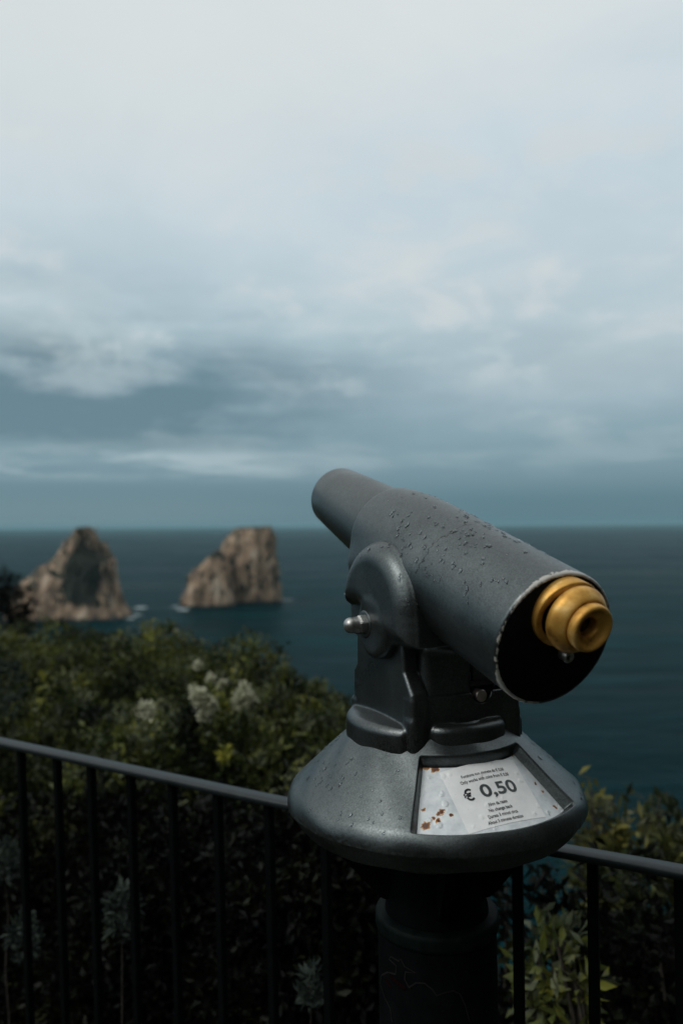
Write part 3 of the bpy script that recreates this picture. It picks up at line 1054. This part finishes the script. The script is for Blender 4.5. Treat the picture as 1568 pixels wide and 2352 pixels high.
def stack(name, lobes, h, seed, amp):
    """lobes: list of (left outline, right outline, depth Y, depth ratio); outlines are photograph pixels, top to bottom."""
    funcs = []
    X0, X1, Y0, Y1 = 1e9, -1e9, 1e9, -1e9
    for (L, R, Y, dr) in lobes:
        Lw = np.array([at(*q, Y)[:] for q in L]); Rw = np.array([at(*q, Y)[:] for q in R])
        zt = max(Lw[:, 2].max(), Rw[:, 2].max())
        funcs.append((Lw, Rw, Y, dr, zt))
        X0 = min(X0, Lw[:, 0].min()); X1 = max(X1, Rw[:, 0].max())
        wmax = (Rw[:, 0].max() - Lw[:, 0].min()) / 2 * dr
        Y0 = min(Y0, Y - wmax); Y1 = max(Y1, Y + wmax)

    def fn(x, y, z):
        d = None
        zz = z
        for i, (Lw, Rw, Y, dr, zt) in enumerate(funcs):
            o1 = np.argsort(Lw[:, 2]); o2 = np.argsort(Rw[:, 2])
            xl = np.interp(zz, Lw[o1, 2], Lw[o1, 0]); xr = np.interp(zz, Rw[o2, 2], Rw[o2, 0])
            hw = np.maximum((xr - xl) / 2 + .8, 1.0); cx = (xl + xr) / 2
            hd = np.maximum(hw * .55 + (Rw[:, 0].max() - Lw[:, 0].min()) * .22, 4) * dr
            q = (abs((x - cx) / hw) ** 2.6 + abs((y - Y) / hd) ** 2.6) ** (1 / 2.6)
            e = (q - 1) * np.minimum(hw, hd)
            e = np.maximum(e, (z - zt))
            d = e if d is None else smin(d, e, 3.0)
        ridge = fbm(x * .16, y * .16, z * .035, 4, seed)                  # vertical flutes
        blk = fbm(x * .07, y * .07, z * .08, 4, seed + 5)
        fine = fbm(x * .42, y * .42, z * .20, 3, seed + 9)
        return d - amp * (.45 * ridge + .50 * blk + .28 * fine)
    pad = 14
    V, F = surface_nets(fn, (X0 - pad, Y0 - pad, SEA_Z - 6), (X1 + pad, Y1 + pad, 12), h)
    return V, F


def mat_rock(name, centre=None, size=(1, 1, 1)):
    m, t, p = new_mat(name)
    geo = t.new('ShaderNodeNewGeometry')
    co = geo.outputs['Position']
    n1 = t.noise(t.mapping(co, (.075, .075, .018)), 1.0, 6, .62, .4)
    n2 = t.noise(co, .05, 6, .6)
    n3 = t.noise(t.mapping(co, (.11, .11, .05), (9, 4, 2)), 1.0, 6, .62, .3)
    c = t.ramp(t.math('ADD', t.math('MULTIPLY', n1, .6), t.math('MULTIPLY', n2, .4)),
               [(.36, (.030, .030, .029, 1)), (.44, (.155, .115, .082, 1)), (.52, (.35, .240, .155, 1)), (.62, (.52, .42, .32, 1))])
    sep = t.new('ShaderNodeSeparateXYZ'); t.put(sep.inputs[0], geo.outputs['Normal'])
    up = t.maprange(sep.outputs[2], .25, .75)
    veg = t.math('ADD', t.math('MULTIPLY', up, .55), t.maprange(n3, .50, .62, 0, .85))
    if centre is not None:
        dd = t.vmath('LENGTH', t.vmath('MULTIPLY', t.vmath('SUBTRACT', co, tuple(centre)), tuple(1 / s for s in size)))
        veg = t.math('ADD', veg, t.maprange(t.math('ADD', dd, t.math('MULTIPLY', t.math('SUBTRACT', n3, .5), 4.6)), 1.25, .55, 0, .9))
    sp = t.new('ShaderNodeSeparateXYZ'); t.put(sp.inputs[0], co)
    veg = t.math('MULTIPLY', veg, t.maprange(sp.outputs[2], SEA_Z + 8, SEA_Z + 24))
    veg = t.maprange(veg, .25, .7)
    vc = t.ramp(n2, [(.3, (.004, .007, .005, 1)), (.7, (.020, .027, .016, 1))])
    c = t.mix(veg, c, vc)
    wet = t.maprange(t.math('ADD', sp.outputs[2], t.math('MULTIPLY', n2, 5.0)), SEA_Z + 7.5, SEA_Z + 4.0)
    c = t.mix(wet, c, (.020, .022, .022, 1))
    t.put(p.inputs['Base Color'], c); P(p, Roughness=.9)
    t.put(p.inputs['Normal'], t.bump(t.math('ADD', n1, n3), 1.0, 5.0))
    return m


cr = lambda x, y: (373 + x * .2197, 1148 + y * .2197)
cl = lambda x, y: (x * .2563, 1148 + y * .2563)
mainL = [cr(*q) for q in ((750, 308), (680, 375), (628, 460), (600, 570), (590, 700), (640, 850), (700, 950), (745, 1060), (745, 1090))]
mainR = [cr(*q) for q in ((1110, 308), (1165, 362), (1182, 440), (1188, 560), (1198, 760), (1220, 920), (1240, 1050), (1245, 1085))]
shL = [cr(*q) for q in ((555, 520), (500, 585), (430, 645), (310, 735), (280, 850), (245, 950), (195, 1050), (180, 1110), (178, 1140))]
shR = [cr(*q) for q in ((580, 520), (630, 600), (680, 730), (715, 850), (735, 980), (735, 1060), (715, 1110), (712, 1140))]
V, F = stack("sea_stack", [(mainL, mainR, 1165, .72), (shL, shR, 1110, .55)], 1.3, 3, 2.6)
bz = np.array([V[:, 0].mean(), V[:, 1].mean(), SEA_Z])
o = link("sea_stack", mesh_np("sea_stack", V - bz, F), mat_rock("limestone_flat_top"))
o.location = bz
tag(o, "flat topped limestone sea stack with a lower shoulder on its left side", "sea stack", "sea stacks")

lfL = [cl(*q) for q in ((750, 272), (690, 320), (605, 370), (550, 480), (500, 530), (400, 590), (330, 660), (255, 700), (205, 760), (140, 900), (105, 1100), (90, 1300))]
lfR = [cl(*q) for q in ((800, 272), (835, 310), (860, 380), (905, 440), (945, 500), (985, 560), (1010, 640), (1045, 780), (1085, 880), (1125, 960), (1175, 1040), (1190, 1080))]
pkL = [cl(*q) for q in ((905, 385), (880, 430), (870, 600), (860, 900))]
pkR = [cl(*q) for q in ((930, 385), (958, 450), (1005, 520), (1045, 650), (1070, 800), (1100, 900))]
V, F = stack("sea_stack", [(lfL, lfR, 985, .62), (pkL, pkR, 985, .8)], 1.2, 11, 2.6)
bz = np.array([V[:, 0].mean(), V[:, 1].mean(), SEA_Z])
vc = at(*cl(730, 690), 950)
o = link("sea_stack", mesh_np("sea_stack", V - bz, F), mat_rock("limestone_peak", vc, (24, 70, 46)))
o.location = bz
tag(o, "pointed limestone sea stack with dark scrub across its face and a long left ridge", "sea stack", "sea stacks")

# foam where the swell meets the rocks
m, t, p = new_mat("white_foam")
n = t.noise(t.new('ShaderNodeTexCoord').outputs['Object'], .5, 5, .6)
t.put(p.inputs['Base Color'], t.ramp(n, [(.35, (.16, .23, .25, 1)), (.65, (.50, .56, .57, 1))])); P(p, Roughness=.9)
bm = bmesh.new()


def on_sea(px, py):
    d = at(px, py, 1.0) - Vector((0, 0, CAM_Z)); k = (SEA_Z + .35 - CAM_Z) / d.z
    return Vector((0, 0, CAM_Z)) + d * k


for (px, py, a_, b_) in ((312, 1413, 7, 12), (322, 1396, 9, 10), (420, 1400, 8, 12), (404, 1394, 6, 7), (660, 1378, 9, 7), (300, 1420, 5, 8)):
    c0 = on_sea(px, py); ring = []
    for k in range(22):
        a = k / 22 * 2 * math.pi
        rr2 = 1 + .45 * mnoise.noise(Vector((math.cos(a) * 1.3, math.sin(a) * 1.3, px)))
        ring.append(bm.verts.new(c0 + Vector((math.cos(a) * a_ * rr2, math.sin(a) * b_ * rr2, 0))))
    bm.faces.new(ring)
tag(link("sea_foam", from_bm("sea_foam", bm), m, smooth=False), kind='stuff')


# ================================================================== VEGETATION
def leaf_cloud(tips, dirs, n_per, length, width, spread, tint, droop=.2, jitter=.02):
    """Rosettes of leaves at the given shoot tips: arrays in, (V, F, tint) out. Each leaf is a folded diamond of 6 points."""
    T = len(tips)
    idx = np.repeat(np.arange(T), n_per)
    N = len(idx)
    D = dirs[idx] + rng.normal(0, spread, (N, 3))
    D[:, 2] -= droop * rng.uniform(0, 1, N)
    D /= np.linalg.norm(D, axis=1)[:, None]
    Pp = tips[idx] + rng.normal(0, jitter, (N, 3)) - D * length * .3
    side = np.cross(D, rng.normal(size=(N, 3))); side /= np.linalg.norm(side, axis=1)[:, None]
    nn = np.cross(side, D)
    L = length * rng.uniform(.65, 1.25, N)[:, None]; W = width * rng.uniform(.7, 1.25, N)[:, None]
    v0 = Pp; v1 = Pp + D * L * .55 + side * W * .5 + nn * W * .18; v2 = Pp + D * L + nn * L * -.08
    v3 = Pp + D * L * .55 - side * W * .5 + nn * W * .18; vm = Pp + D * L * .5
    V = np.stack([v0, v1, v2, v3, vm], 1).reshape(-1, 3)
    k = np.arange(N)[:, None] * 5
    F = np.concatenate([k + np.array([[0, 1, 4]]), k + np.array([[1, 2, 4]]), k + np.array([[4, 2, 3]]), k + np.array([[0, 4, 3]])])
    tt = np.clip(tint[idx] + rng.normal(0, .07, N), 0, 1)
    return V, F, np.repeat(tt, 5)


def crown_tips(c, rad, n, seed, inner=.38, lump=.22, top=.0):
    """Shoot tips through an uneven crown: mostly near the surface, gaps where the noise is low."""
    r = np.random.default_rng(seed)
    out, dr = [], []
    while len(out) < n:
        d = r.normal(size=3); d /= np.linalg.norm(d)
        k = 1 + lump * 1.6 * mnoise.noise(Vector(d * 2.2) + Vector((seed * 3.1, 0, 0))) + lump * mnoise.noise(Vector(d * 5.0) + Vector((0, seed * 2.3, 0))) + .09 * mnoise.noise(Vector(d * 13.0) + Vector((0, 0, seed * 2.9)))
        g = mnoise.noise(Vector(d * 6.5) + Vector((0, 0, seed * 1.7)))
        if g < -.38 and r.uniform() < .8: continue
        q = k * (1 - inner * r.uniform() ** 1.6)
        p = np.array(c) + d * np.array(rad) * q
        out.append(p); dr.append(d / np.array(rad) / np.linalg.norm(d / np.array(rad)))
    return np.array(out), np.array(dr)


def branch_mesh(name, roots, ends, r0, mat, parent, inv):
    bm = bmesh.new()
    for a, b in zip(roots, ends):
        a, b = Vector(a), Vector(b)
        prev = None
        for k in range(6):
            f = k / 5
            p = a.lerp(b, f) + Vector((mnoise.noise(a * 3 + Vector((f * 2, 0, 0))), mnoise.noise(b * 3 + Vector((0, f * 2, 0))), 0)) * .12 * math.sin(f * math.pi) * (b - a).length
            rad = r0 * (1 - .8 * f)
            ring = [bm.verts.new(p + Vector((math.cos(q * math.pi / 3) * rad, math.sin(q * math.pi / 3) * rad, 0))) for q in range(6)]
            if prev:
                for q in range(6): bm.faces.new((prev[q], prev[(q + 1) % 6], ring[(q + 1) % 6], ring[q]))
            prev = ring
    return link(name, from_bm(name, bm), mat, parent, mtx=inv)


def shrub(name, label, cat, c, rad, n, seed, leaf=(.036, .018), per=7, mat='leaf', group=None, bias=.48, ground=None, spread=.8, lump=.11):
    c = np.array(c, float)
    gz = float(terr(np.array(c[0]), np.array(c[1]))) if ground is None else ground
    root = empty(name, (c[0], c[1], gz))
    inv = Matrix.Translation((-c[0], -c[1], -gz))
    tips, dirs = crown_tips(c, rad, n, seed, lump=lump)
    dirs = dirs + np.array((0, 0, .45)); dirs /= np.linalg.norm(dirs, axis=1)[:, None]
    tint = np.array([bias + .40 * mnoise.noise(Vector(q * 4.0)) + .70 * mnoise.noise(Vector(q * 7.5)) for q in tips])
    V, F, tt = leaf_cloud(tips, dirs, per, leaf[0], leaf[1], spread, tint)
    me = mesh_np("foliage", V, F); attr(me, 'tint', tt)
    link("foliage", me, M[mat], root, smooth=False, mtx=inv)
    pk = np.random.default_rng(seed).choice(len(tips), min(26, len(tips)), replace=False)
    branch_mesh("branches", [(c[0] + random.uniform(-.06, .06), c[1] + random.uniform(-.06, .06), gz - .1) for _ in pk], tips[pk], .014, M['bark'], root, inv)
    tag(root, label, cat, group)
    return root, inv


def puff(name, root, inv, c, r, n, mat, leaf=(.013, .009), up=.3, seed=0, label=None):
    rg_ = np.random.default_rng(seed)
    d = rg_.normal(size=(n, 3)); d /= np.linalg.norm(d, axis=1)[:, None]
    tips = np.array(c) + d * np.array(r) * rg_.uniform(.35, 1, (n, 1)) ** .5
    dd = d + np.array((0, 0, up)); dd /= np.linalg.norm(dd, axis=1)[:, None]
    V, F, tt = leaf_cloud(tips, dd, 6, leaf[0], leaf[1], .6, rg_.uniform(.2, .9, n), 0, .006)
    me = mesh_np(name, V, F); attr(me, 'tint', tt)
    o = link(name, me, M[mat], root, smooth=False, mtx=inv)
    if label: o['label'] = label
    return o


G = "evergreen shrubs beyond the railing"
shr = []


def S(px, py, Y, rx, ry, rz, n, label, **kw):
    """Shrub whose crown TOP is seen at photograph pixel (px, py), Y metres ahead."""
    p = at(px, py, Y)
    seed = len(shr) + 21
    r = shrub("evergreen_shrub", label, "shrub", (p.x, p.y, p.z - rz), (rx, ry, rz), int(n * 3.4), seed, group=G, **kw)
    shr.append(r); return r


s1 = S(60, 1458, 5.2, 1.25, .9, .80, 3600, "broad evergreen shrub at the left edge below the pointed sea stack")
s2 = S(330, 1478, 4.8, 1.05, .9, .80, 3600, "rounded evergreen shrub with yellow tipped leaves just below the two sea stacks", bias=.50)
s3 = S(520, 1512, 4.2, .75, .7, .80, 3000, "evergreen shrub carrying cream flower clusters on its upper right")
s4 = S(655, 1590, 3.7, .55, .5, .70, 2300, "smaller evergreen shrub between the flowering shrub and the telescope head")
s5 = S(770, 1668, 3.2, .42, .45, .65, 1700, "yellowish evergreen shrub touching the left edge of the telescope's cone", bias=.50)
s6 = S(90, 1600, 3.7, .85, .6, .80, 3000, "dense evergreen shrub just above the rail at the far left", bias=.38)
s7 = S(430, 1640, 3.2, .70, .5, .80, 2800, "dense evergreen shrub with one bright yellow shoot just above the rail")
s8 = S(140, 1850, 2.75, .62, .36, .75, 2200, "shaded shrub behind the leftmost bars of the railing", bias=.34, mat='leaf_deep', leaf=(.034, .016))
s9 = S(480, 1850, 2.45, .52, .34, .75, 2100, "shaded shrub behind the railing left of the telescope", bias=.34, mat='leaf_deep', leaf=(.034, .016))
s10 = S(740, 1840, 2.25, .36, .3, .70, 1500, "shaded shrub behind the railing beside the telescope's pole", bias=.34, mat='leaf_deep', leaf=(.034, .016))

RG = "yellow green shrubs beyond the railing"
RL = dict(leaf=(.050, .017), per=8, mat='leaf_right', spread=.6, lump=.34)


def SR(px, py, Y, rx, ry, rz, n, label, **kw):
    p = at(px, py, Y); seed = len(shr) + 61
    q = dict(RL); q.update(kw)
    r = shrub("broadleaf_shrub", label, "shrub", (p.x, p.y, p.z - rz), (rx, ry, rz), n, seed, group=RG, **q)
    shr.append(r); return r


SR(1475, 1862, 2.55, .20, .22, .40, 420, "yellow green shrub rising above the rail at the right edge", bias=.55)
SR(1590, 1885, 2.4, .20, .2, .45, 420, "greyish green shrub cut off by the right edge above the rail", bias=.45)
SR(1375, 1838, 2.6, .07, .08, .16, 60, "small upright yellow green shoot beside the telescope's cone", bias=.7)
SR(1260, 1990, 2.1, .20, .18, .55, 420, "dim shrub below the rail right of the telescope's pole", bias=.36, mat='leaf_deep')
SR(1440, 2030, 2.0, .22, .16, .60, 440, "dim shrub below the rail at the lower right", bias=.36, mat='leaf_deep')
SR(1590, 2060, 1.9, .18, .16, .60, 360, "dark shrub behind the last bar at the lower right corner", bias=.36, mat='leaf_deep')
SR(1270, 2140, 1.75, .07, .06, .09, 34, "bright leafed shoot low behind the railing right of the pole", bias=.50, mat='leaf')


# cream flower clusters and the yellow shoot
def blob(sh, px, py, Y, r, n, mat, name, k, **kw):
    p = at(px, py, Y)
    puff(name, sh[0], sh[1], p[:], r, n, mat, seed=k, **kw)


for k, (px, py, r, n) in enumerate(((458, 1600, .055, 90), (482, 1622, .050, 80), (470, 1645, .035, 40), (446, 1585, .03, 35), (483, 1558, .026, 35), (455, 1528, .022, 28), (508, 1572, .024, 28))):
    blob(s7 if py > 1590 else s3, px, py, 2.88 if py > 1590 else 3.5, r * .54, n, 'petal', "flower_cluster", 100 + k)
for k, (px, py, r, n) in enumerate(((560, 1590, .045, 70), (575, 1608, .035, 40), (548, 1612, .028, 30))):
    blob(s4, px, py, 3.15, r * .75, n, 'petal', "flower_cluster", 120 + k)
blob(s7, 335, 1630, 2.95, .03, 45, 'petal', "flower_cluster", 131)
blob(s7, 520, 1735, 2.72, .018, 10, 'leaf_yellow', "yellow_shoot", 140, leaf=(.030, .013))

# silver leaved plants low behind the bars
GS = "silver leaved plants behind the railing"
for k, (px, py, Y, r, n, lab) in enumerate(((280, 2090, 2.0, .055, 55, "pale silver leaved plant behind the railing, brightest of its kind"),
                                          (8, 1985, 2.2, .07, 50, "silver leaved plant cut off by the left edge behind the bars"),
                                          (55, 2150, 2.1, .06, 45, "dim silver leaved plant low between the two leftmost bars"),
                                          (20, 1580, 3.0, .11, 60, "greyish green sprig of leaves at the left edge above the rail"),
                                          (715, 2270, 1.75, .035, 28, "faint silver leaved plant near the bottom beside the telescope's pole"))):
    p = at(px, py, Y)
    gz = float(terr(np.array(p.x), np.array(p.y)))
    root = empty("silver_plant", (p.x, p.y, gz)); inv = Matrix.Translation((-p.x, -p.y, -gz))
    puff("leaves", root, inv, p[:], (r * .62, r * .62, r * 1.05), int(n * .8), 'leaf_silver', (.034, .010), .9, 200 + k)
    branch_mesh("stem", [(p.x, p.y, gz)], [(p.x, p.y, p.z)], .004, M['bark'], root, inv)
    tag(root, lab, "plant", GS)

# dark tree at the far left, in front of the pointed stack
p = at(-55, 1312, 9.0)
gz = float(terr(np.array(p.x), np.array(p.y)))
root = empty("dark_tree", (p.x, p.y, gz)); inv = Matrix.Translation((-p.x, -p.y, -gz))
tips, dirs = crown_tips((p.x, p.y, p.z - .75), (.60, .6, .80), 2600, 77, lump=.25)
V, F, tt = leaf_cloud(tips, dirs, 7, .06, .018, .7, rng.uniform(0, 1, len(tips)))
me = mesh_np("crown", V, F); attr(me, 'tint', tt)
link("crown", me, M['leaf_dark'], root, smooth=False, mtx=inv)
branch_mesh("trunk", [(p.x, p.y, gz - .2)] * 5, [tuple(Vector((p.x, p.y, p.z - .7)) + Vector((random.uniform(-.5, .5), random.uniform(-.5, .5), random.uniform(-.2, .5)))) for _ in range(5)], .05, M['bark'], root, inv)
tag(root, "almost black evergreen tree at the left edge in front of the pointed sea stack", "tree")


# ================================================================== SEA HAZE
bm = bmesh.new()
bmesh.ops.create_cube(bm, size=1, matrix=Matrix.Translation((0, 105000, -26)) @ Matrix.Diagonal((330000, 250000, 176, 1)))
m = bpy.data.materials.new("sea_haze"); m.use_nodes = True
m.node_tree.nodes.clear()
t = NT(m.node_tree)
v = t.new('ShaderNodeVolumePrincipled')
v.inputs['Color'].default_value = (.33, .58, .66, 1)
v.inputs['Density'].default_value = 2.8e-5
o_ = t.new('ShaderNodeOutputMaterial'); t.l.new(v.outputs[0], o_.inputs['Volume'])
tag(link("haze", from_bm("haze", bm), m, smooth=False), kind='stuff')
